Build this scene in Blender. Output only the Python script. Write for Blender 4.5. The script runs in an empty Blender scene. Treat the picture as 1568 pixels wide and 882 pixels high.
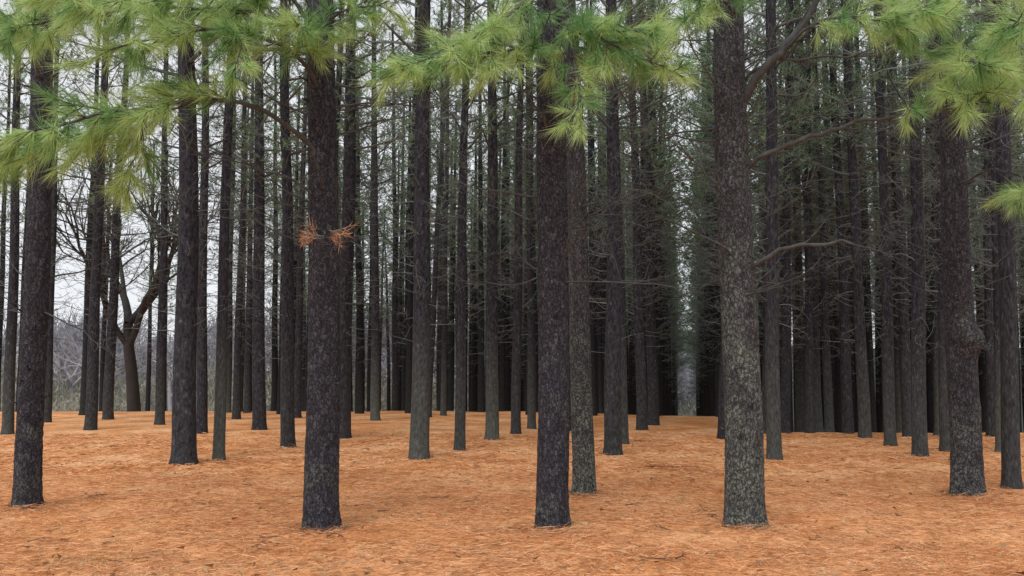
import bpy, math, random
import numpy as np
from mathutils import Vector, noise, Matrix
rng=np.random.default_rng(7); random.seed(7)
scene=bpy.context.scene
COL=scene.collection

# ------------------------------------------------------------ materials
def newmat(name,rough=0.9,spec=0.2):
    m=bpy.data.materials.new(name); m.use_nodes=True
    nt=m.node_tree; b=nt.nodes['Principled BSDF']
    b.inputs['Roughness'].default_value=rough
    b.inputs['Specular IOR Level'].default_value=spec
    return m,nt,b
def N(nt,t,**kw):
    n=nt.nodes.new(t)
    for k,v in kw.items():
        if k in ('operation','blend_type','data_type','feature','distance','noise_dimensions','voronoi_dimensions'): setattr(n,k,v)
        else: n.inputs[k].default_value=v
    return n
def ramp(nt,stops,interp='LINEAR'):
    r=nt.nodes.new('ShaderNodeValToRGB'); cr=r.color_ramp; cr.interpolation=interp
    while len(cr.elements)<len(stops): cr.elements.new(0.5)
    for e,(p,c) in zip(cr.elements,stops):
        e.position=p; e.color=(c[0],c[1],c[2],1) if not isinstance(c,(int,float)) else (c,c,c,1)
    return r
def mixc(nt,fac,a,b,mode='MIX'):
    m=nt.nodes.new('ShaderNodeMix'); m.data_type='RGBA'; m.blend_type=mode
    L=nt.links
    for sock,val in ((m.inputs[0],fac),(m.inputs[6],a),(m.inputs[7],b)):
        if hasattr(val,'links'): L.new(val,sock)
        elif isinstance(val,(int,float)): sock.default_value=val
        else: sock.default_value=(val[0],val[1],val[2],1)
    return m.outputs[2]

def bark_material(name,base,base2,crev,lichen,lich_amt):
    m,nt,b=newmat(name,0.85,0.25); L=nt.links
    tc=nt.nodes.new('ShaderNodeTexCoord')
    n0=N(nt,'ShaderNodeTexNoise',Scale=9.0,Detail=3.0,Roughness=.65); L.new(tc.outputs['Object'],n0.inputs['Vector'])
    add=nt.nodes.new('ShaderNodeVectorMath'); add.operation='MULTIPLY_ADD'
    L.new(n0.outputs['Color'],add.inputs[0]); add.inputs[1].default_value=(.10,.10,.20); L.new(tc.outputs['Object'],add.inputs[2])
    mp=nt.nodes.new('ShaderNodeMapping'); mp.inputs['Scale'].default_value=(30,30,12); L.new(add.outputs[0],mp.inputs['Vector'])
    v=N(nt,'ShaderNodeTexVoronoi',feature='DISTANCE_TO_EDGE',Scale=1.0); L.new(mp.outputs[0],v.inputs['Vector'])
    vc=N(nt,'ShaderNodeTexVoronoi',feature='F1',Scale=1.0); L.new(mp.outputs[0],vc.inputs['Vector'])
    fine=N(nt,'ShaderNodeTexNoise',Scale=48.0,Detail=4.0,Roughness=.75); L.new(tc.outputs['Object'],fine.inputs['Vector'])
    sep=nt.nodes.new('ShaderNodeSeparateColor'); L.new(vc.outputs['Color'],sep.inputs[0])
    plate=mixc(nt,sep.outputs[0],base,base2)
    fl=ramp(nt,[(.32,.35),(.52,.9),(.66,1.9)]); L.new(fine.outputs['Fac'],fl.inputs[0])
    plate=mixc(nt,1.0,plate,fl.outputs[0],'MULTIPLY')
    ln=N(nt,'ShaderNodeTexNoise',Scale=2.6,Detail=7.0,Roughness=.75)
    oi=nt.nodes.new('ShaderNodeObjectInfo')
    ladd=nt.nodes.new('ShaderNodeVectorMath'); ladd.operation='ADD'
    L.new(tc.outputs['Object'],ladd.inputs[0]); L.new(oi.outputs['Location'],ladd.inputs[1]); L.new(ladd.outputs[0],ln.inputs['Vector'])
    sx=nt.nodes.new('ShaderNodeSeparateXYZ'); L.new(tc.outputs['Object'],sx.inputs[0])
    hz=nt.nodes.new('ShaderNodeMapRange'); L.new(sx.outputs[2],hz.inputs[0]); hz.inputs[1].default_value=0; hz.inputs[2].default_value=4.0; hz.inputs[3].default_value=.10; hz.inputs[4].default_value=-.14
    ma=nt.nodes.new('ShaderNodeMath'); ma.operation='ADD'; L.new(ln.outputs['Fac'],ma.inputs[0]); L.new(hz.outputs[0],ma.inputs[1])
    lr=ramp(nt,[(.58-lich_amt,0.0),(.76-lich_amt,.85)]); L.new(ma.outputs[0],lr.inputs[0])
    f2=N(nt,'ShaderNodeTexNoise',Scale=30.0,Detail=3.0,Roughness=.8); L.new(tc.outputs['Object'],f2.inputs['Vector'])
    fr=ramp(nt,[(.42,0.0),(.60,1.0)]); L.new(f2.outputs['Fac'],fr.inputs[0])
    lm=nt.nodes.new('ShaderNodeMath'); lm.operation='MULTIPLY'; L.new(lr.outputs[0],lm.inputs[0]); L.new(fr.outputs[0],lm.inputs[1])
    c=mixc(nt,lm.outputs[0],plate,lichen)
    er=ramp(nt,[(0.0,.9),(.08,.5),(.2,0.0)]); L.new(v.outputs['Distance'],er.inputs[0])
    c=mixc(nt,er.outputs[0],c,crev)
    L.new(c,b.inputs['Base Color'])
    bp=nt.nodes.new('ShaderNodeBump'); bp.inputs['Strength'].default_value=1.0; bp.inputs['Distance'].default_value=.018
    L.new(fine.outputs['Fac'],bp.inputs['Height']); L.new(bp.outputs[0],b.inputs['Normal'])
    return m
M_bark=bark_material('pine_bark',(.038,.037,.050),(.086,.085,.106),(.010,.009,.012),(.20,.23,.19),0.02)
M_bark2=bark_material('pine_bark_lichen',(.055,.056,.063),(.112,.114,.122),(.014,.013,.014),(.26,.30,.25),0.17)
M_bark3=bark_material('pine_bark_weathered',(.045,.044,.055),(.096,.095,.112),(.012,.011,.014),(.24,.27,.24),0.10)
def bark_simple(name,c1,c2,lich):
    m,nt,b=newmat(name,.9,.2); L=nt.links
    tc=nt.nodes.new('ShaderNodeTexCoord'); mp=nt.nodes.new('ShaderNodeMapping'); mp.inputs['Scale'].default_value=(22,22,9); L.new(tc.outputs['Object'],mp.inputs['Vector'])
    n=N(nt,'ShaderNodeTexNoise',Scale=1.0,Detail=3.0,Roughness=.75); L.new(mp.outputs[0],n.inputs['Vector'])
    r=ramp(nt,[(.36,c1),(.62,c2),(.80,lich)]); L.new(n.outputs['Fac'],r.inputs[0])
    oi=nt.nodes.new('ShaderNodeObjectInfo')
    sx=nt.nodes.new('ShaderNodeSeparateXYZ'); L.new(tc.outputs['Object'],sx.inputs[0])
    hz=nt.nodes.new('ShaderNodeMapRange'); L.new(sx.outputs[2],hz.inputs[0]); hz.inputs[1].default_value=0; hz.inputs[2].default_value=3.0; hz.inputs[3].default_value=.9; hz.inputs[4].default_value=0
    mu=nt.nodes.new('ShaderNodeMath'); mu.operation='MULTIPLY'; L.new(oi.outputs['Random'],mu.inputs[0]); L.new(hz.outputs[0],mu.inputs[1])
    mu2=nt.nodes.new('ShaderNodeMath'); mu2.operation='MULTIPLY'; L.new(mu.outputs[0],mu2.inputs[0]); L.new(n.outputs['Fac'],mu2.inputs[1])
    c=mixc(nt,mu2.outputs[0],r.outputs[0],lich); L.new(c,b.inputs['Base Color']); return m
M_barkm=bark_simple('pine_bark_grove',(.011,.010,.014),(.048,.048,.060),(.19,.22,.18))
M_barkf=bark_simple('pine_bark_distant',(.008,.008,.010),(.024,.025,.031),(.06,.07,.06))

def simple(name,c1,c2,rough=.9,scale=3.0,island=True,trans=0):
    m,nt,b=newmat(name,rough,.2); L=nt.links
    if island:
        g=nt.nodes.new('ShaderNodeNewGeometry'); src=g.outputs['Random Per Island']
    else:
        tc=nt.nodes.new('ShaderNodeTexCoord'); n=N(nt,'ShaderNodeTexNoise',Scale=scale,Detail=1.0); L.new(tc.outputs['Object'],n.inputs['Vector']); src=n.outputs['Fac']
    col=mixc(nt,src,c1,c2); L.new(col,b.inputs['Base Color'])
    if trans>0:
        t=nt.nodes.new('ShaderNodeBsdfTranslucent'); L.new(col,t.inputs['Color'])
        mx=nt.nodes.new('ShaderNodeMixShader'); mx.inputs[0].default_value=trans
        L.new(b.outputs[0],mx.inputs[1]); L.new(t.outputs[0],mx.inputs[2])
        L.new(mx.outputs[0],nt.nodes['Material Output'].inputs['Surface'])
    return m
def diffuse(name,c1,c2):
    m=bpy.data.materials.new(name); m.use_nodes=True; nt=m.node_tree; nt.nodes.remove(nt.nodes['Principled BSDF'])
    d=nt.nodes.new('ShaderNodeBsdfDiffuse'); g=nt.nodes.new('ShaderNodeNewGeometry')
    nt.links.new(mixc(nt,g.outputs['Random Per Island'],c1,c2),d.inputs['Color']); nt.links.new(d.outputs[0],nt.nodes['Material Output'].inputs['Surface']); return m
M_twig=diffuse('dead_twig_bark',(.06,.07,.07),(.20,.23,.22))
M_limb=simple('limb_bark',(.03,.03,.035),(.12,.13,.13),island=False,scale=14.0)
M_needA=simple('pine_needles_bright',(.34,.52,.17),(.66,.84,.42),.5,trans=.4)
M_needB=simple('pine_needles_deep',(.14,.33,.11),(.34,.54,.24),.55,trans=.4)
M_needF=diffuse('pine_needles_crown',(.09,.16,.09),(.26,.36,.24))  # paled grey-green: haze among the crowns is put into the needle colour
M_needD=simple('pine_needles_dead',(.38,.19,.10),(.85,.50,.32),.8,trans=.3)
M_straw=diffuse('pine_straw_needles',(.34,.13,.045),(1.0,.60,.33))
M_grass=simple('grass_blades',(.30,.30,.12),(.5,.45,.25),.8)
M_stick=simple('fallen_stick_wood',(.05,.035,.03),(.14,.10,.08),island=False)
M_pale=diffuse('hazed_bare_wood',(.26,.26,.29),(.44,.44,.48))  # pale grey-lavender paints mist into the far trees, no volume
M_shrub=diffuse('hazed_shrub_leaves',(.24,.24,.19),(.46,.45,.38))  # shrub colour lightened to imitate distance haze
M_decid=simple('deciduous_bark',(.03,.03,.032),(.06,.058,.06),island=False)
M_leaf=simple('fallen_leaf',(.20,.08,.03),(.60,.40,.22),.8)

# ------------------------------------------------------------ mesh builder
class MB:
    def __init__(s): s.V=[];s.T=[];s.Q=[];s.TM=[];s.QM=[];s.n=0
    def verts(s,a):
        a=np.asarray(a,dtype=np.float64).reshape(-1,3); o=s.n; s.V.append(a); s.n+=len(a); return o
    def tube(s,P,R,seg,mat,cap=False):
        P=np.asarray(P,float); n=len(P); R=np.broadcast_to(np.asarray(R,float),(n,))
        T=np.gradient(P,axis=0); T/=np.linalg.norm(T,axis=1)[:,None]+1e-9
        ref=np.array([0,0,1.]) if abs(T.mean(0)[2])<.75 else np.array([1.,0,0])
        A=np.cross(T,ref); A/=np.linalg.norm(A,axis=1)[:,None]+1e-9
        B=np.cross(T,A)
        th=np.arange(seg)*2*math.pi/seg
        ring=P[:,None,:]+R[:,None,None]*(np.cos(th)[None,:,None]*A[:,None,:]+np.sin(th)[None,:,None]*B[:,None,:])
        o=s.verts(ring); s.grid(o,n,seg,mat)
    def grid(s,o,n,seg,mat):
        i=np.arange(n-1)[:,None]; j=np.arange(seg)[None,:]; j2=(j+1)%seg
        q=np.stack([o+i*seg+j,o+i*seg+j2,o+(i+1)*seg+j2,o+(i+1)*seg+j],-1).reshape(-1,4)
        s.Q.append(q); s.QM.append(np.full(len(q),mat))
    def needles(s,P,D,Ln,W,mat):
        m=len(P); r=rng.normal(size=(m,3)); S=np.cross(D,r); S/=np.linalg.norm(S,axis=1)[:,None]+1e-9
        W=np.broadcast_to(W,(m,))[:,None]; Ln=np.broadcast_to(Ln,(m,))[:,None]
        v=np.stack([P-S*W/2,P+S*W/2,P+D*Ln],1); o=s.verts(v)
        t=o+np.arange(m*3).reshape(-1,3); s.T.append(t); s.TM.append(np.full(m,mat))
    def mesh(s,name,mats,smooth=True):
        me=bpy.data.meshes.new(name); V=np.concatenate(s.V)
        Q=np.concatenate(s.Q) if s.Q else np.zeros((0,4),int); T=np.concatenate(s.T) if s.T else np.zeros((0,3),int)
        me.vertices.add(len(V)); me.vertices.foreach_set('co',V.astype(np.float32).ravel())
        me.loops.add(len(Q)*4+len(T)*3); me.polygons.add(len(Q)+len(T))
        me.loops.foreach_set('vertex_index',np.concatenate([Q.ravel(),T.ravel()]).astype(np.int32))
        ls=np.concatenate([np.arange(len(Q))*4,len(Q)*4+np.arange(len(T))*3]).astype(np.int32)
        me.polygons.foreach_set('loop_start',ls)
        mi=np.concatenate([np.concatenate(s.QM) if s.QM else np.zeros(0),np.concatenate(s.TM) if s.TM else np.zeros(0)]).astype(np.int32)
        me.polygons.foreach_set('material_index',mi)
        me.polygons.foreach_set('use_smooth',np.concatenate([np.ones(len(Q),bool),np.zeros(len(T),bool)]))
        for m in mats: me.materials.append(m)
        me.update(calc_edges=True); me.validate()
        return me
def obj(name,me,loc=(0,0,0),rot=0,sc=(1,1,1),parent=None):
    o=bpy.data.objects.new(name,me); o.location=loc; o.rotation_euler=(0,0,rot); o.scale=sc
    COL.objects.link(o)
    if parent: o.parent=parent
    return o
def unit(v): v=np.asarray(v,float); return v/(np.linalg.norm(v)+1e-9)

# ------------------------------------------------------------ terrain
FRONT=[(-5.78,9.58),(-1.96,8.24),(.4,8.17),(2.39,8.31),(5.89,10.41),(.95,10.47)]
def sstep(a,b,x):
    t=np.clip((x-a)/(b-a),0,1); return t*t*(3-2*t)
def ground(x,y):
    x=np.asarray(x,float); y=np.asarray(y,float)
    n=.977*x-.213*y
    crest=35-4*sstep(-6,-1,n)-10*sstep(1.3,3.0,n)
    d=np.maximum(0,y-crest)
    z=-.1*(np.sqrt(d*d+9)-3)
    z=np.maximum(z,-2.4-4.6*sstep(-22,-6,n))
    z=z+.025*np.sin(x*.9+.5*y)*np.sin(y*.7-.3*x)+.012*np.sin(2.3*x+1.1*y)
    z=z+sstep(210,420,y)*(24+7*np.sin(x*.011+1)+4*np.sin(x*.031))
    for (a,b) in FRONT: z=z+.05*np.exp(-((x-a)**2+(y-b)**2)/.25)
    return z
xs=np.concatenate([-np.geomspace(600,14,30),np.arange(-13.8,14,.2),np.geomspace(14,600,30)])
ys=np.concatenate([[-60,-30,-10,0],np.arange(4,20,.2),np.arange(20,70,1.0),np.geomspace(70,900,30)])
X,Y=np.meshgrid(xs,ys); Z=ground(X,Y)
g=MB(); g.verts(np.stack([X,Y,Z],-1)); nx=len(xs)
i=np.arange(len(ys)-1)[:,None]; j=np.arange(nx-1)[None,:]
q=np.stack([i*nx+j,i*nx+j+1,(i+1)*nx+j+1,(i+1)*nx+j],-1).reshape(-1,4); g.Q.append(q); g.QM.append(np.zeros(len(q)))
m,nt,b=newmat('pine_straw_ground',.95,.1); L=nt.links
tc=nt.nodes.new('ShaderNodeTexCoord')
n1=N(nt,'ShaderNodeTexNoise',Scale=.55,Detail=5.0,Roughness=.6); n2=N(nt,'ShaderNodeTexNoise',Scale=14.0,Detail=4.0,Roughness=.75); n3=N(nt,'ShaderNodeTexNoise',Scale=2.4,Detail=5.0,Roughness=.7)
for n in (n1,n2,n3): L.new(tc.outputs['Object'],n.inputs['Vector'])
r1=ramp(nt,[(.32,(.54,.20,.07)),(.5,(.75,.35,.145)),(.66,(.86,.50,.27))]); L.new(n1.outputs['Fac'],r1.inputs[0])
r2=ramp(nt,[(.3,.40),(.5,1.0),(.7,1.3)]); L.new(n2.outputs['Fac'],r2.inputs[0])
r3=ramp(nt,[(.28,.42),(.45,1.0),(.7,1.12)]); L.new(n3.outputs['Fac'],r3.inputs[0])
c=mixc(nt,1.0,r1.outputs[0],r2.outputs[0],'MULTIPLY'); c=mixc(nt,1.0,c,r3.outputs[0],'MULTIPLY')
sx=nt.nodes.new('ShaderNodeSeparateXYZ'); L.new(tc.outputs['Object'],sx.inputs[0])
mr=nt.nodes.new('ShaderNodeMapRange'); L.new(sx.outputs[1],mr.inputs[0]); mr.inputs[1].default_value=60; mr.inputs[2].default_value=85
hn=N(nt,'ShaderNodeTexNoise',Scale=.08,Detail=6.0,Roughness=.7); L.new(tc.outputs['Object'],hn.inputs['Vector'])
haze_r=ramp(nt,[(.3,(.30,.30,.30)),(.7,(.46,.45,.46))]); L.new(hn.outputs['Fac'],haze_r.inputs[0])  # far field and hill: mist painted as pale grey ground colour
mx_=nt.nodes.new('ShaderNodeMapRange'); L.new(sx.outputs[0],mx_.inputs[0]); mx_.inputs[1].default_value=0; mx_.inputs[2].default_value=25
fld=mixc(nt,mx_.outputs[0],haze_r.outputs[0],(.05,.055,.045))
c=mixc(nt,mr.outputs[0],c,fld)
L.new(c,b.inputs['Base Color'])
bp=nt.nodes.new('ShaderNodeBump'); bp.inputs['Strength'].default_value=.7; bp.inputs['Distance'].default_value=.04
L.new(n2.outputs['Fac'],bp.inputs['Height']); L.new(bp.outputs[0],b.inputs['Normal'])
obj('ground',g.mesh('ground',[m]))
def gz(x,y): return float(ground(x,y))

# ------------------------------------------------------------ pine straw litter
s=MB()
def strew(n,x0,x1,y0,y1,lo,hi,w):
    n2=int(n*1.6)
    x=rng.uniform(x0,x1,n2); y=y0+(y1-y0)*rng.random(n2)**1.3
    dens=.5+.5*np.sin(x*2.1+1.3*np.sin(y*1.7))*np.sin(y*2.6+1.1*np.sin(x*1.9)); k=rng.random(n2)<.35+.65*dens
    x=x[k][:n]; y=y[k][:n]; n=len(x); dens=dens[k][:n]
    a=rng.uniform(0,2*math.pi,n)*.75+1.6*np.sin(x*1.3)*np.cos(y*1.1)
    lift=rng.random(n)**2*.055*dens
    P=np.stack([x,y,ground(x,y)+.004+lift],-1)
    D=np.stack([np.cos(a),np.sin(a),rng.normal(0,.12,n)],-1); D/=np.linalg.norm(D,axis=1)[:,None]
    s.needles(P,D,rng.uniform(lo,hi,n),w,0)
strew(130000,-8,9,5.5,13,.10,.22,.005)
strew(30000,-14,14,13,22,.15,.28,.012)
# straw drifted up against the front trunks
for (a_,b_) in FRONT:
    n=900; th=rng.uniform(0,6.283,n); rr=.17+np.abs(rng.normal(0,.16,n)); x=a_+rr*np.cos(th); y=b_+rr*np.sin(th)
    P=np.stack([x,y,ground(x,y)+rng.random(n)*.06*np.exp(-(rr-.17)/.15)],-1); t2=th+math.pi/2+rng.normal(0,.7,n)
    D=np.stack([np.cos(t2),np.sin(t2),rng.normal(.05,.2,n)],-1); D/=np.linalg.norm(D,axis=1)[:,None]; s.needles(P,D,rng.uniform(.08,.18,n),.005,0)
obj('pine_straw_litter',s.mesh('pine_straw_litter',[M_straw]))

# ------------------------------------------------------------ pine generator
def wiggle(p,d,L_,n,jit,up):
    P=[np.array(p,float)]; d=unit(d)
    for k in range(n-1):
        d=unit(d+rng.normal(0,jit,3)+np.array([0,0,up])); P.append(P[-1]+d*L_/(n-1))
    return np.array(P)
def dead_branch(B,p,d,L_,r,seg=3,sub=5,mat=1,rmin=.0025,up=.05,sub2=True,npt=7):
    P=wiggle(p,d,L_,npt,.13,up); B.tube(P,np.linspace(r,rmin,npt),seg,mat)
    for k in range(sub):
        t=rng.uniform(.2,.98)*(npt-1-.01); i=int(t); q=P[i]+(P[i+1]-P[i])*(t-i)
        td=unit(P[i+1]-P[i]); dd=unit(td*.7+rng.normal(0,.6,3)+np.array([0,0,.12]))
        l2=L_*rng.uniform(.2,.55)*(1.1-t/(npt-1)*.5)
        n2_=4 if sub2 else 3
        P2=wiggle(q,dd,l2,n2_,.18,.03); B.tube(P2,np.linspace(max(rmin,r*.4),rmin*.8,n2_),3,mat)
        if sub2:
            for h in range(2):
                i3=rng.integers(1,3); dd2=unit(P2[2]-P2[1]+rng.normal(0,.5,3)); B.needles(P2[i3][None],dd2[None],l2*.45,rmin*2.4,mat)
def needle_path(B,P,num,ln,w,mat,a0=.35,a1=1.0,droop=.0,t0=.0):
    P=np.asarray(P); n=len(P); t=rng.uniform(t0,1,num)*(n-1)*.999; i=t.astype(int); f=(t-i)[:,None]
    base=P[i]*(1-f)+P[i+1]*f; T=P[i+1]-P[i]; T/=np.linalg.norm(T,axis=1)[:,None]+1e-9
    r=rng.normal(size=(num,3)); S=np.cross(T,r); S/=np.linalg.norm(S,axis=1)[:,None]+1e-9
    a=rng.uniform(a0,a1,num)[:,None]; D=T*np.cos(a)+S*np.sin(a); D[:,2]-=droop; D/=np.linalg.norm(D,axis=1)[:,None]
    B.needles(base,D,ln*rng.uniform(.6,1.15,num),w,mat)
def trunk(B,R,H,seg,zs,bendx=0,bendy=0,detail=False,burl=None,seed=0):
    th=np.arange(seg)*2*math.pi/seg; rings=[]; C=[]
    for z in zs:
        r=R*(1-.68*max(z,0)/H)+R*.15*math.exp(-max(z,0)/.13)
        cx=bendx*(z/H)**1.5*H*.1 if z>0 else 0; cy=bendy*(max(z,0)/H)**1.5*H*.1
        cx+=.02*math.sin(z*.9+seed)*min(1,max(z,0)); cy+=.02*math.sin(z*.7+2+seed)*min(1,max(z,0))
        C.append((cx,cy,z))
        rr=np.full(seg,r)
        rr*=1+.04*np.cos(3*th+seed+z*.3)+ (.10*math.exp(-max(z,0)/.12)*np.cos(5*th+seed))
        if detail:
            for k in range(seg):
                x=math.cos(th[k]); y=math.sin(th[k])
                nv=noise.noise(Vector((x*3.2+seed*7,y*3.2,z*4)))*.6+noise.noise(Vector((x*9+seed,y*9,z*20)))*.9
                rr[k]+=.011*nv
                if burl:
                    dz=(z-burl[0])/.17; da=math.cos(th[k]-burl[1])
                    if abs(dz)<2.5: rr[k]+=R*.55*math.exp(-dz*dz)*max(0,da)**1.5*(1+.6*noise.noise(Vector((x*6,y*6,z*14))))
        rings.append(np.stack([cx+rr*np.cos(th),cy+rr*np.sin(th),np.full(seg,z)],-1))
    o=B.verts(np.array(rings)); B.grid(o,len(zs),seg,0)
    C=np.array(C)
    return lambda z:(np.array([np.interp(z,C[:,2],C[:,0]),np.interp(z,C[:,2],C[:,1]),z]), R*(1-.68*z/H))
def crown(B,at,H,z0,nb,Lmax,nsh,nn,ln,w,mat=2):
    for k in range(nb):
        u=(k+rng.random())/nb; z=z0+(H-z0)*u**1.0; c,r=at(z)
        az=k*2.4+rng.uniform(-.4,.4); L_=Lmax*(1-u)**.75*rng.uniform(.6,1.1)+.4
        d=np.array([math.cos(az),math.sin(az),rng.uniform(-.05,.45)+u*.6])
        P=wiggle(c,d,L_,5,.10,.05); B.tube(P,np.linspace(.03*(1-u)+.012,.004,5),3,1)
        for h in range(nsh):
            t=rng.uniform(.3,1); i=int(t*3.99); q=P[i]+(P[i+1]-P[i])*(t*3.99-i)
            dd=unit(P[i+1]-P[i]+rng.normal(0,.6,3)+np.array([0,0,.15]))
            S=np.array([q,q+dd*rng.uniform(.2,.5)])
            needle_path(B,S,nn,ln,w,mat,.25,1.1,t0=.2)
def variant(seed,H=17,R=.18,nd=60,z0=8.0,crownL=2.0,lod=0):
    global rng
    rng=np.random.default_rng(seed); B=MB()
    zs=np.concatenate([[-.4,0,.06,.14,.25,.45],np.linspace(.8,H,26 if lod==0 else 12)])
    at=trunk(B,R,H,14 if lod==0 else 8,zs,rng.uniform(-.3,.3),rng.uniform(-.3,.3),False,None,seed)
    for k in range(nd):
        z=2.0+(z0+1.2-2.0)*((k+rng.random())/nd)**.7; c,r=at(z); az=rng.uniform(0,6.283)
        L_=rng.uniform(.3,.8)+min(1.0,(z-2)/6)*rng.uniform(.3,1.3)
        d=(math.cos(az),math.sin(az),rng.uniform(-.3,.5)); p=c+np.array([math.cos(az),math.sin(az),0])*r*.8
        if lod==0: dead_branch(B,p,d,L_,rng.uniform(.006,.014),3,6 if z>4 else 3,1,.003,rng.uniform(-.07,.08))
        else: dead_branch(B,p,d,L_,rng.uniform(.009,.015),3,3,1,.0065,rng.uniform(-.07,.08),False,4)
    if lod==0: crown(B,at,H,z0,46,crownL,9,16,.2,.018)
    else: crown(B,at,H,z0,36,crownL,6,8,.28,.042)
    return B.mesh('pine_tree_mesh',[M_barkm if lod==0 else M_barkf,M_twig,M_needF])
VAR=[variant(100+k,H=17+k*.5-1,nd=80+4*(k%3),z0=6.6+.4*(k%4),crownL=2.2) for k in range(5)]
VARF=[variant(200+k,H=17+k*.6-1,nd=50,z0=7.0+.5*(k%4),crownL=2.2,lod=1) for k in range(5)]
rng=np.random.default_rng(77)

# ------------------------------------------------------------ front trees (unique, detailed)
def live_limb(B,P,r0,start,step,sublen,mats,nn=52,ln=.215,w=.0046,dens=1.0,tip=True):
    P=np.asarray(P,float)
    seg=np.linalg.norm(np.diff(P,axis=0),axis=1); s_=np.concatenate([[0],np.cumsum(seg)]); Lt=s_[-1]
    n=max(8,int(Lt/.12)); tt=np.linspace(0,Lt,n); Q=np.stack([np.interp(tt,s_,P[:,k]) for k in range(3)],-1)
    for _ in range(2): Q[1:-1]=.25*Q[:-2]+.5*Q[1:-1]+.25*Q[2:]
    Q[1:]+=rng.normal(0,.008,(n-1,3))
    B.tube(Q,np.linspace(r0*.8,.006,n),6,6)
    t=start*Lt; k=0
    while t<Lt:
        i=min(n-2,int(t/Lt*(n-1))); T=unit(Q[i+1]-Q[i]); side=unit(np.cross(T,(0,0,1)))*(1 if k%2 else -1)
        f=(t/Lt-start)/(1-start+1e-6)
        l=sublen*rng.uniform(.5,1.3)*(1.0-.35*f)
        d=T*rng.uniform(.6,1.1)+side*rng.uniform(.2,.9)+np.array([0,0,rng.uniform(-.6,.40)])
        S=wiggle(Q[i],d,l,6,.10,-.03); B.tube(S,np.linspace(.007,.003,6),4,6)
        mt=mats[int(rng.random()<.3)]
        needle_path(B,S,int(nn*l/.3*dens),ln,w,mt,.12,.75,.10,t0=.2)
        for h in range(rng.integers(3,6)):
            i2=rng.integers(1,5); dd=unit(S[i2+1 if i2<5 else 5]-S[i2])+rng.normal(0,.40,3)
            S2=wiggle(S[i2],dd,l*rng.uniform(.3,.75),4,.1,.0); B.tube(S2,np.linspace(.005,.0025,4),3,6)
            needle_path(B,S2,int(nn*l*.5/.3*dens)+18,ln,w,mt,.10,.7,.10,t0=.0)
        t+=step*rng.uniform(.6,1.4); k+=1
    if tip: needle_path(B,Q[-4:],int(nn*dens),ln,w,mats[0],.15,.8,.08)
def front_tree(x,y,R,bend,seed,mat,limbs,H=16.5,burl=None,twigs=26,crown_z=6.6,cbend=0):
    global rng
    rng=np.random.default_rng(seed)
    z0=gz(x,y)
    zs=np.concatenate([[-.3,-.1],np.arange(0,6.6,.028),np.linspace(6.8,H,14)])
    root=bpy.data.objects.new('pine_tree',None); root.location=(x,y,z0); COL.objects.link(root)
    T=MB(); at=trunk(T,R,H,60,zs,bend,cbend,True,burl,seed)
    for k in range(20):
        z=rng.uniform(.8,6); c,r=at(z); az=rng.uniform(0,6.283); d=np.array([math.cos(az),math.sin(az),.2])
        T.tube(wiggle(c+d*r*.8,d,rng.uniform(.06,.16),3,.1,.1),(.018,.012,.006),6,0)
    obj('trunk',T.mesh('trunk',[mat]),parent=root)
    B=MB()
    for k in range(twigs):
        z=rng.uniform(2.2,6.6); c,r=at(z); az=rng.uniform(0,6.283)
        dead_branch(B,c+np.array([math.cos(az),math.sin(az),0])*r*.85,(math.cos(az),math.sin(az),rng.uniform(-.1,.5)),rng.uniform(.4,1.6),rng.uniform(.006,.014),4,7,6,.0026,.05)
    crown(B,at,H,crown_z,34,2.2,9,16,.2,.014,2)
    off=np.array([x,y,z0])
    for lb in limbs:
        kind=lb[0]; P=np.array(lb[1],float)-off
        if kind=='live': live_limb(B,P,lb[2],lb[3],lb[4],lb[5],(3,4),**(lb[6] if len(lb)>6 else {}))
        elif kind=='dead':
            seg=np.linalg.norm(np.diff(P,axis=0),axis=1); s_=np.concatenate([[0],np.cumsum(seg)])
            n=max(8,int(s_[-1]/.1)); tt=np.linspace(0,s_[-1],n); Q=np.stack([np.interp(tt,s_,P[:,k]) for k in range(3)],-1)
            Q[1:-1]=.25*Q[:-2]+.5*Q[1:-1]+.25*Q[2:]; Q[1:]+=rng.normal(0,.012,(n-1,3))
            B.tube(Q,np.linspace(lb[2],lb[3],n),7,6)
            for h in range(lb[4]):
                i2=rng.integers(n//4,n-1); dead_branch(B,Q[i2],unit(Q[min(i2+1,n-1)]-Q[i2-1])+rng.normal(0,.55,3),rng.uniform(.2,.6),.007,4,4,6,.0023)
        elif kind=='brown':
            for h in range(13):
                sg=rng.choice([-1,1]); d=np.array([sg*rng.uniform(.5,1),rng.uniform(-.5,.2),rng.uniform(-.3,.35)])
                S=wiggle(P[0]+np.array([sg*rng.uniform(0,.12),0,rng.uniform(-.05,.06)]),d,rng.uniform(.08,.26),5,.14,.0); B.tube(S,np.linspace(.006,.003,5),4,1); needle_path(B,S,20,.11,.0055,5,.3,1.3,.1,t0=.2)
            B.tube(P,np.linspace(.01,.006,len(P)),5,6)
    obj('branches_and_needles',B.mesh('branches_and_needles',[mat,M_twig,M_needF,M_needA,M_needB,M_needD,M_limb]),parent=root)
    return root
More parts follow.
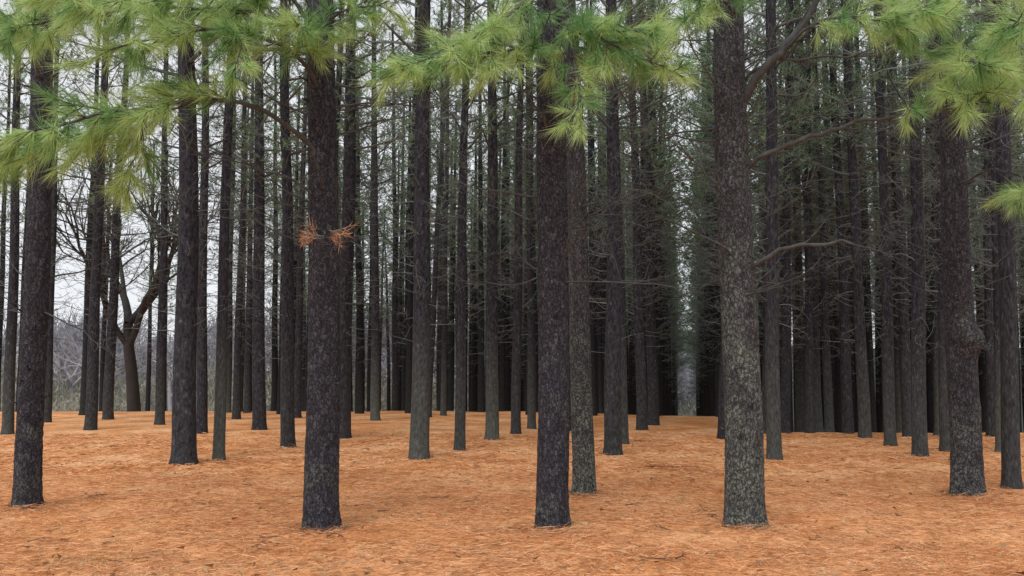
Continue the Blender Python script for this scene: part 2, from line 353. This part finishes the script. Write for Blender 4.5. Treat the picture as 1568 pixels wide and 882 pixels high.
limA=[('live',[(-1.99,8.2,3.75),(-2.05,8.05,4.0),(-2.3,7.7,4.12),(-2.53,7.4,4.18),(-2.79,7.1,4.1),(-3.13,6.8,3.94),(-3.48,6.5,3.76),(-3.78,6.2,3.52),(-4.1,6.0,3.28)],.035,.40,.08,.48),
 ('live',[(-2.6,7.3,4.17),(-2.9,7.1,4.05),(-3.3,6.9,3.85),(-3.7,6.7,3.6),(-4.1,6.5,3.40),(-4.5,6.4,3.2)],.015,.2,.09,.45),
 ('live',[(-2.0,8.2,4.5),(-2.04,8.0,4.67),(-2.08,7.8,4.77),(-2.43,7.4,4.85),(-2.72,7.0,4.72),(-3.1,6.8,4.55),(-3.4,6.5,4.3)],.03,.25,.09,.45),
 ('live',[(-2.0,8.2,4.9),(-2.07,8,5.1),(-2.5,7.6,5.16),(-3.3,7.2,5.0),(-3.98,6.8,4.7),(-4.35,6.5,4.44)],.03,.2,.09,.45),
 ('live',[(-2.0,8.2,5.1),(-2.2,7.7,5.4),(-2.7,7.1,5.1),(-3.2,6.6,4.8),(-3.7,6.2,4.6)],.03,.2,.09,.45),
 ('live',[(-2.0,8.2,4.8),(-2.04,8,5.0),(-1.78,7.6,5.1),(-1.45,7.2,5.0),(-1.11,7.0,4.95)],.025,.2,.10,.38),
 ('live',[(-2.0,8.2,4.6),(-2.04,7.8,4.85),(-2.0,7.3,4.85),(-1.9,6.9,4.7)],.02,.3,.10,.38),
 ('live',[(-2.5,7.4,4.85),(-2.45,7.1,4.7),(-2.4,6.9,4.45),(-2.45,6.8,4.2)],.012,.2,.10,.3),
 ('live',[(-3.13,6.8,3.94),(-3.25,6.9,3.7),(-3.42,7.0,3.4),(-3.4,7.0,3.2)],.012,.15,.09,.3),
 ('dead',[(-1.96,8.2,3.4),(-2.3,7.9,3.62),(-2.75,7.7,3.7),(-3.1,7.5,3.72)],.014,.005,5),
 ('brown',[(-1.83,7.72,2.97),(-1.86,7.85,3.03),(-1.93,8.1,3.05)])]
limB=[('live',[(.42,8.15,5.3),(.36,8,5.6),(.1,7.5,5.18),(-.26,7.0,4.68),(-.58,6.6,4.35),(-.9,6.3,4.05)],.03,.25,.08,.45),
 ('live',[(.42,8.15,5.0),(.3,7.6,4.85),(0,7.1,4.55),(-.35,6.7,4.35),(-.6,6.5,4.15)],.02,.3,.08,.42),
 ('live',[(.42,8.15,5.5),(.63,7.6,5.1),(.9,7.2,4.65),(1.23,7.0,4.4),(1.48,6.8,4.2)],.028,.25,.08,.42),
 ('live',[(.42,8.15,5.2),(.6,7.6,4.9),(.9,7.1,4.75),(1.3,6.8,4.6)],.028,.25,.08,.4),
 ('live',[(.42,8.15,5.2),(.53,7.6,4.75),(.65,7.2,4.27),(.56,7.0,3.9)],.02,.3,.09,.33),
 ('dead',[(.4,8.1,4.05),(.28,7.9,4.25),(.1,7.8,4.42),(-.15,7.7,4.6)],.014,.005,4),]
limC=[('dead',[(2.42,8.3,4.45),(2.52,8.1,4.68),(2.77,8.0,4.92),(3.02,7.9,5.26),(3.2,7.8,5.71),(3.4,7.7,6.2)],.05,.022,6),
 ('dead',[(2.45,8.3,3.75),(2.56,8.1,3.87),(2.97,7.9,4.0),(3.35,7.7,4.09),(3.96,7.6,4.15),(4.61,7.5,4.22)],.028,.009,9),
 ('dead',[(2.42,8.3,2.7),(2.55,8.1,2.77),(2.72,7.9,2.87),(3.04,7.7,2.88),(3.29,7.6,2.87)],.028,.014,2),
 ('dead',[(2.35,8.3,2.75),(2.22,8.1,2.9),(1.81,7.9,3.04),(1.4,7.8,3.18)],.016,.004,7),
 ('dead',[(2.35,8.3,3.3),(2.15,8.1,3.5),(1.85,7.9,3.7),(1.6,7.8,4.0)],.016,.004,7),
 ('dead',[(2.45,8.3,4.7),(2.59,8.1,4.83),(3.17,8.0,4.85),(3.71,7.9,4.83)],.02,.008,6),
 ('live',[(2.77,8.0,4.92),(3.0,7.6,5.1),(3.3,7.2,4.9),(3.6,6.9,4.65)],.02,.3,.10,.38),
 ('live',[(2.4,8.3,5.4),(2.1,7.8,5.4),(1.8,7.4,5.1),(1.5,7.1,4.8)],.025,.3,.10,.38),
 ('live',[(3.96,7.6,4.15),(3.8,7.4,4.1),(3.62,7.2,4.05)],.01,.3,.14,.22,dict(dens=.7)),]
limD=[('live',[(5.8,10.3,5.6),(5.4,9.4,5.6),(4.9,8.4,5.1),(4.5,7.6,4.65),(4.2,7.0,4.4)],.035,.3,.09,.48),
 ('live',[(5.8,10.3,5.1),(5.7,9.4,5.2),(5.4,8.4,4.9),(5.1,7.6,4.5),(4.75,7.0,4.15)],.03,.35,.09,.45),
 ('live',[(5.8,10.3,5.9),(5.9,9.2,5.8),(5.6,8.2,5.3),(5.1,7.4,4.9),(4.4,6.9,4.75)],.03,.35,.09,.45),
 ('live',[(5.8,10.3,5.3),(5.6,9.2,5.3),(5.0,8.2,4.7),(4.6,7.6,4.35),(4.2,7.3,4.2)],.03,.35,.09,.42),
 ('live',[(5.8,10.3,5.9),(5.0,9.2,5.9),(4.4,8.2,5.5),(3.9,7.4,5.1),(3.6,7.0,4.85)],.03,.35,.09,.45),
 ('live',[(5.85,10.3,4.1),(5.8,9.5,4.1),(5.5,8.5,3.75),(5.1,7.8,3.4),(4.75,7.2,3.25)],.022,.6,.12,.30),
 ('dead',[(5.8,10.3,4.9),(5.5,10,5.0),(5.0,9.6,4.95)],.02,.006,5)]
limE=[('dead',[(-5.7,9.5,4.8),(-5.4,9.2,5.1),(-5.1,8.9,5.3)],.02,.006,5),
 ('live',[(-5.7,9.5,5.2),(-5.5,8.8,5.4),(-5.3,8.0,5.2),(-4.9,7.4,5.0),(-4.4,6.9,4.8)],.03,.2,.09,.45),
 ('live',[(-5.7,9.5,5.7),(-5.3,8.8,5.8),(-4.6,8.0,5.5),(-3.9,7.5,5.3)],.03,.2,.09,.45)]
front_tree(-5.78,9.58,.148,.1,11,M_bark,limE,twigs=22)
front_tree(-1.96,8.24,.176,-.15,12,M_bark,limA,twigs=32)
front_tree(.4,8.17,.165,.05,13,M_bark,limB,twigs=32)
front_tree(2.39,8.31,.198,-.25,14,M_bark2,limC,twigs=54)
front_tree(5.89,10.41,.188,-.15,15,M_bark3,limD,burl=(2.0,-1.0),twigs=40)
front_tree(.95,10.47,.148,-.5,16,M_bark2,[],twigs=36)
rng=np.random.default_rng(99)

# ------------------------------------------------------------ middle trees
MID=[(7.06,11.34,.12),(-5.96,14.6,.215),(-1.78,15.37,.19),(-5.58,15.26,.095),(5.03,15.37,.14),(7.98,14.29,.11),(-13.93,22.13,.15),(-15.85,27.24,.145),(-12.33,23.42,.17),(-14.77,29.23,.19),(-11.37,25.83,.15),(-8.57,22.13,.15),(-12.4,34.83,.16),(-11.35,34.24,.15),(-7.4,23.42,.2),(-5.03,17.97,.16),(-8.22,30.57,.16),(-4.35,20.54,.21),(-4.85,28.4,.17),
(-5.62,38.3,.16),(-1.13,17.3,.12),(-.5,19.9,.17),(.11,22.13,.14),(.6,24,.13),(1.59,23.42,.16),(2.04,16.2,.18),(2.58,18.5,.12),(3.8,23.42,.165),(8.49,17.97,.13),(8.14,16.0,.145),(9.05,20.54,.155),(9.3,22.13,.15),(9.29,23.42,.13),(-2.79,32.5,.13),(-3.2,30.57,.125),(9.16,16.9,.13),(10.4,17.0,.13),(8.53,22.9,.13),(-4.9,20.9,.12),(5.35,20.3,.13),(6.1,21.5,.15),(7.0,22.0,.15),(7.7,22.6,.15),(10.4,21,.15),(11.5,21.5,.15),(12.6,21,.15),(-10.0,29,.15),(-7.0,33,.15)]
for k,(x,y,r) in enumerate(MID):
    sz=max(.62,r/.18)
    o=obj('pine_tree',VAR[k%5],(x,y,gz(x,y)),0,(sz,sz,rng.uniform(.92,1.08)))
    o.rotation_euler=(rng.normal(0,.010),rng.normal(0,.012),rng.uniform(0,6.28))

# ------------------------------------------------------------ distant plantation rows
far=bpy.data.objects.new('distant_pine_forest',None); COL.objects.link(far)
cnt=0
placed=[(a,b_) for a,b_,_ in MID]
for k in range(-16,22):
    n=-1.3+2.5*k if k<=0 else 1.35+2.5*(k-1)
    for q_ in range(0,46):
        a=20+q_*2.0+rng.normal(0,.12); nn=n+rng.normal(0,.10)
        x=nn*.977+a*.213; y=-nn*.213+a*.977
        if y<20 or y>95: continue
        pxx=784+1220*x/y
        if pxx<-150 or pxx>1720: continue
        ymin=32 if n<-2 else (25 if n<0 else 22.5)
        if y<ymin: continue
        if pxx<430: pr=.14 if y<62 else 0
        elif pxx<720: pr=.62 if y<66 else .06
        elif pxx<1160: pr=.97
        else: pr=.97 if y<58 else 0
        if rng.random()>pr: continue
        if min((x-a_)**2+(y-b_)**2 for a_,b_ in placed)<1.2: continue
        r=rng.uniform(.13,.20)
        src=VAR if y<27 else VARF
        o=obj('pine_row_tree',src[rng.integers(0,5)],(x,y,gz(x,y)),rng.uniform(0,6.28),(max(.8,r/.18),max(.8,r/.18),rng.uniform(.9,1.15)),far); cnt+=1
print('far trees',cnt)

# ------------------------------------------------------------ deciduous trees
def decid(seed,H,R,depth=5,mat=0,spread=.55,trunkfrac=.33,rmin=.0,up=.15):
    global rng
    rng=np.random.default_rng(seed); B=MB()
    def rec(p,d,l,r,dep):
        npt=5 if dep>1 else 4
        P=wiggle(p,d,l,npt,.05 if dep==depth else .10,.06); B.tube(P,np.linspace(max(r,rmin),max(rmin,r*.68),npt),8 if dep==depth else (5 if dep>2 else 3),mat)
        if dep==0: return
        nb=4 if dep>=depth-1 else 3
        for k in range(nb):
            if dep==depth:
                az=k*1.6+.4; dd=np.array([math.cos(az)*.75,math.sin(az)*.75,rng.uniform(.7,1.1)])
            else: dd=unit(P[-1]-P[-2])+rng.normal(0,spread,3)+np.array([0,0,up])
            pt=P[-1] if k<2 else P[rng.integers(2,npt-1)] if npt>3 else P[-1]
            rec(pt,dd,l*rng.uniform(.6,.85),r*rng.uniform(.48,.66),dep-1)
    rec((0,0,-.2),(0.03,0,1),H*trunkfrac,R,depth)
    return B
B=decid(8,15,.30,5,0,.42,.28,up=.25); tr=obj('bare_deciduous_tree',B.mesh('bare_deciduous_tree',[M_decid]),(-17.1,36.2,gz(-17.1,36.2)),0.3)
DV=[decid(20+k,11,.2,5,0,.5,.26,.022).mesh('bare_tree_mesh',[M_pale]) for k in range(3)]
rng=np.random.default_rng(5)
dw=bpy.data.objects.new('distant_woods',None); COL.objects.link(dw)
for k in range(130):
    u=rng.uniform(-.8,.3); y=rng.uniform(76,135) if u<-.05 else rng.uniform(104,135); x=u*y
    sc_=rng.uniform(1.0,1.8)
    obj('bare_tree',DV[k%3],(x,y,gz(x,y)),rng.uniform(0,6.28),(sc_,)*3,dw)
S=MB()
for c_ in range(40):
    n=110; h=rng.uniform(1.0,3.0); w=rng.uniform(.7,1.8); P=rng.normal(0,1,(n,3))*[w*.55,w*.55,h*.28]; P[:,2]=np.abs(P[:,2]+h*.35)
    P[:,:2]+=rng.uniform(-3.2,3.2,2); D=rng.normal(0,.6,(n,3)); D[:,2]=np.abs(D[:,2])+.3; D/=np.linalg.norm(D,axis=1)[:,None]
    S.needles(P,D,rng.uniform(.2,.6,n),rng.uniform(.03,.10,n),0)
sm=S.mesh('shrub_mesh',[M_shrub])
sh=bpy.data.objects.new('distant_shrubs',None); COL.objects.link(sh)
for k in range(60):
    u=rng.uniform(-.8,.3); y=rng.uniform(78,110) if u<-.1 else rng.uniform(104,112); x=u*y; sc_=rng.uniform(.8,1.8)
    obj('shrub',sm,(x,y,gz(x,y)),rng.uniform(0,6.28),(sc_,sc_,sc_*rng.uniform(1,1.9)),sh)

# ------------------------------------------------------------ debris
rng=np.random.default_rng(31)
st=MB()
for k in range(95):
    y=6.8+rng.random()**1.2*14; x=rng.uniform(-.68,.68)*y; a=rng.uniform(0,6.283)
    l=rng.uniform(.06,.34)*(1.6 if rng.random()<.12 else 1); P=wiggle((x,y,gz(x,y)+.03),(math.cos(a),math.sin(a),.0),l,6,.22,0); P[:,2]=ground(P[:,0],P[:,1])+.03+rng.random()*.015
    st.tube(P,np.linspace(rng.uniform(.003,.008),.002,6),5,0)
    for h in range(rng.integers(0,5)):
        sg=rng.choice([-.7,.7]); P2=wiggle(P[rng.integers(1,5)],(math.cos(a+sg),math.sin(a+sg),.08),l*rng.uniform(.2,.5),4,.2,0); st.tube(P2,np.linspace(.003,.0015,4),4,0)
obj('fallen_twigs',st.mesh('fallen_twigs',[M_stick]))
lf=MB(); n=700; y=6.4+rng.random(n)**1.6*14; x=rng.uniform(-.68,.68,n)*y
P=np.stack([x,y,ground(x,y)+.035],-1); D=rng.normal(0,1,(n,3)); D[:,2]*=.2; D/=np.linalg.norm(D,axis=1)[:,None]
lf.needles(P,D,rng.uniform(.04,.1,n),rng.uniform(.02,.05,n),0); obj('fallen_leaves',lf.mesh('fallen_leaves',[M_leaf]))
gr=MB(); n=220; x=rng.normal(-3.6,.28,n); y=rng.normal(6.95,.12,n); P=np.stack([x,y,ground(x,y)],-1)
D=rng.normal(0,.5,(len(P),3)); D[:,2]=np.abs(D[:,2])+.5; D/=np.linalg.norm(D,axis=1)[:,None]
gr.needles(P,D,rng.uniform(.04,.09,len(P)),.005,0); obj('grass_tuft',gr.mesh('grass_tuft',[M_grass]))

# ------------------------------------------------------------ light
w=bpy.data.worlds.new('World'); scene.world=w; w.use_nodes=True; nt=w.node_tree; L=nt.links
bg=nt.nodes['Background']; sky=nt.nodes.new('ShaderNodeTexSky'); sky.sky_type='NISHITA'; sky.sun_disc=False
EL,AZ=math.radians(48),math.radians(200)
sky.sun_elevation=EL; sky.sun_rotation=AZ; sky.dust_density=2; sky.air_density=1.0
hs=nt.nodes.new('ShaderNodeHueSaturation'); hs.inputs['Saturation'].default_value=.25; hs.inputs['Value'].default_value=1.0
L.new(sky.outputs[0],hs.inputs['Color'])
c=mixc(nt,.8,hs.outputs[0],(6.4,6.55,6.9))   # even cloud layer
L.new(c,bg.inputs['Color']); bg.inputs['Strength'].default_value=.15
sun=bpy.data.lights.new('sun','SUN'); sun.energy=1.5; sun.angle=math.radians(30); sun.color=(1,.97,.93)
so=bpy.data.objects.new('sun',sun); COL.objects.link(so)
d=Vector((math.sin(AZ)*math.cos(EL),math.cos(AZ)*math.cos(EL),math.sin(EL)))
so.rotation_euler=d.to_track_quat('Z','Y').to_euler()

# ------------------------------------------------------------ camera
cam=bpy.data.cameras.new('camera'); cam.sensor_width=36; cam.lens=28.0; cam.clip_end=2000; cam.shift_y=.0446
co=bpy.data.objects.new('camera',cam); co.location=(0,0,1.6); co.rotation_euler=(math.radians(93.0),0,0)
COL.objects.link(co); scene.camera=co
scene.view_settings.view_transform='Standard'; scene.view_settings.look='None'; scene.view_settings.exposure=0
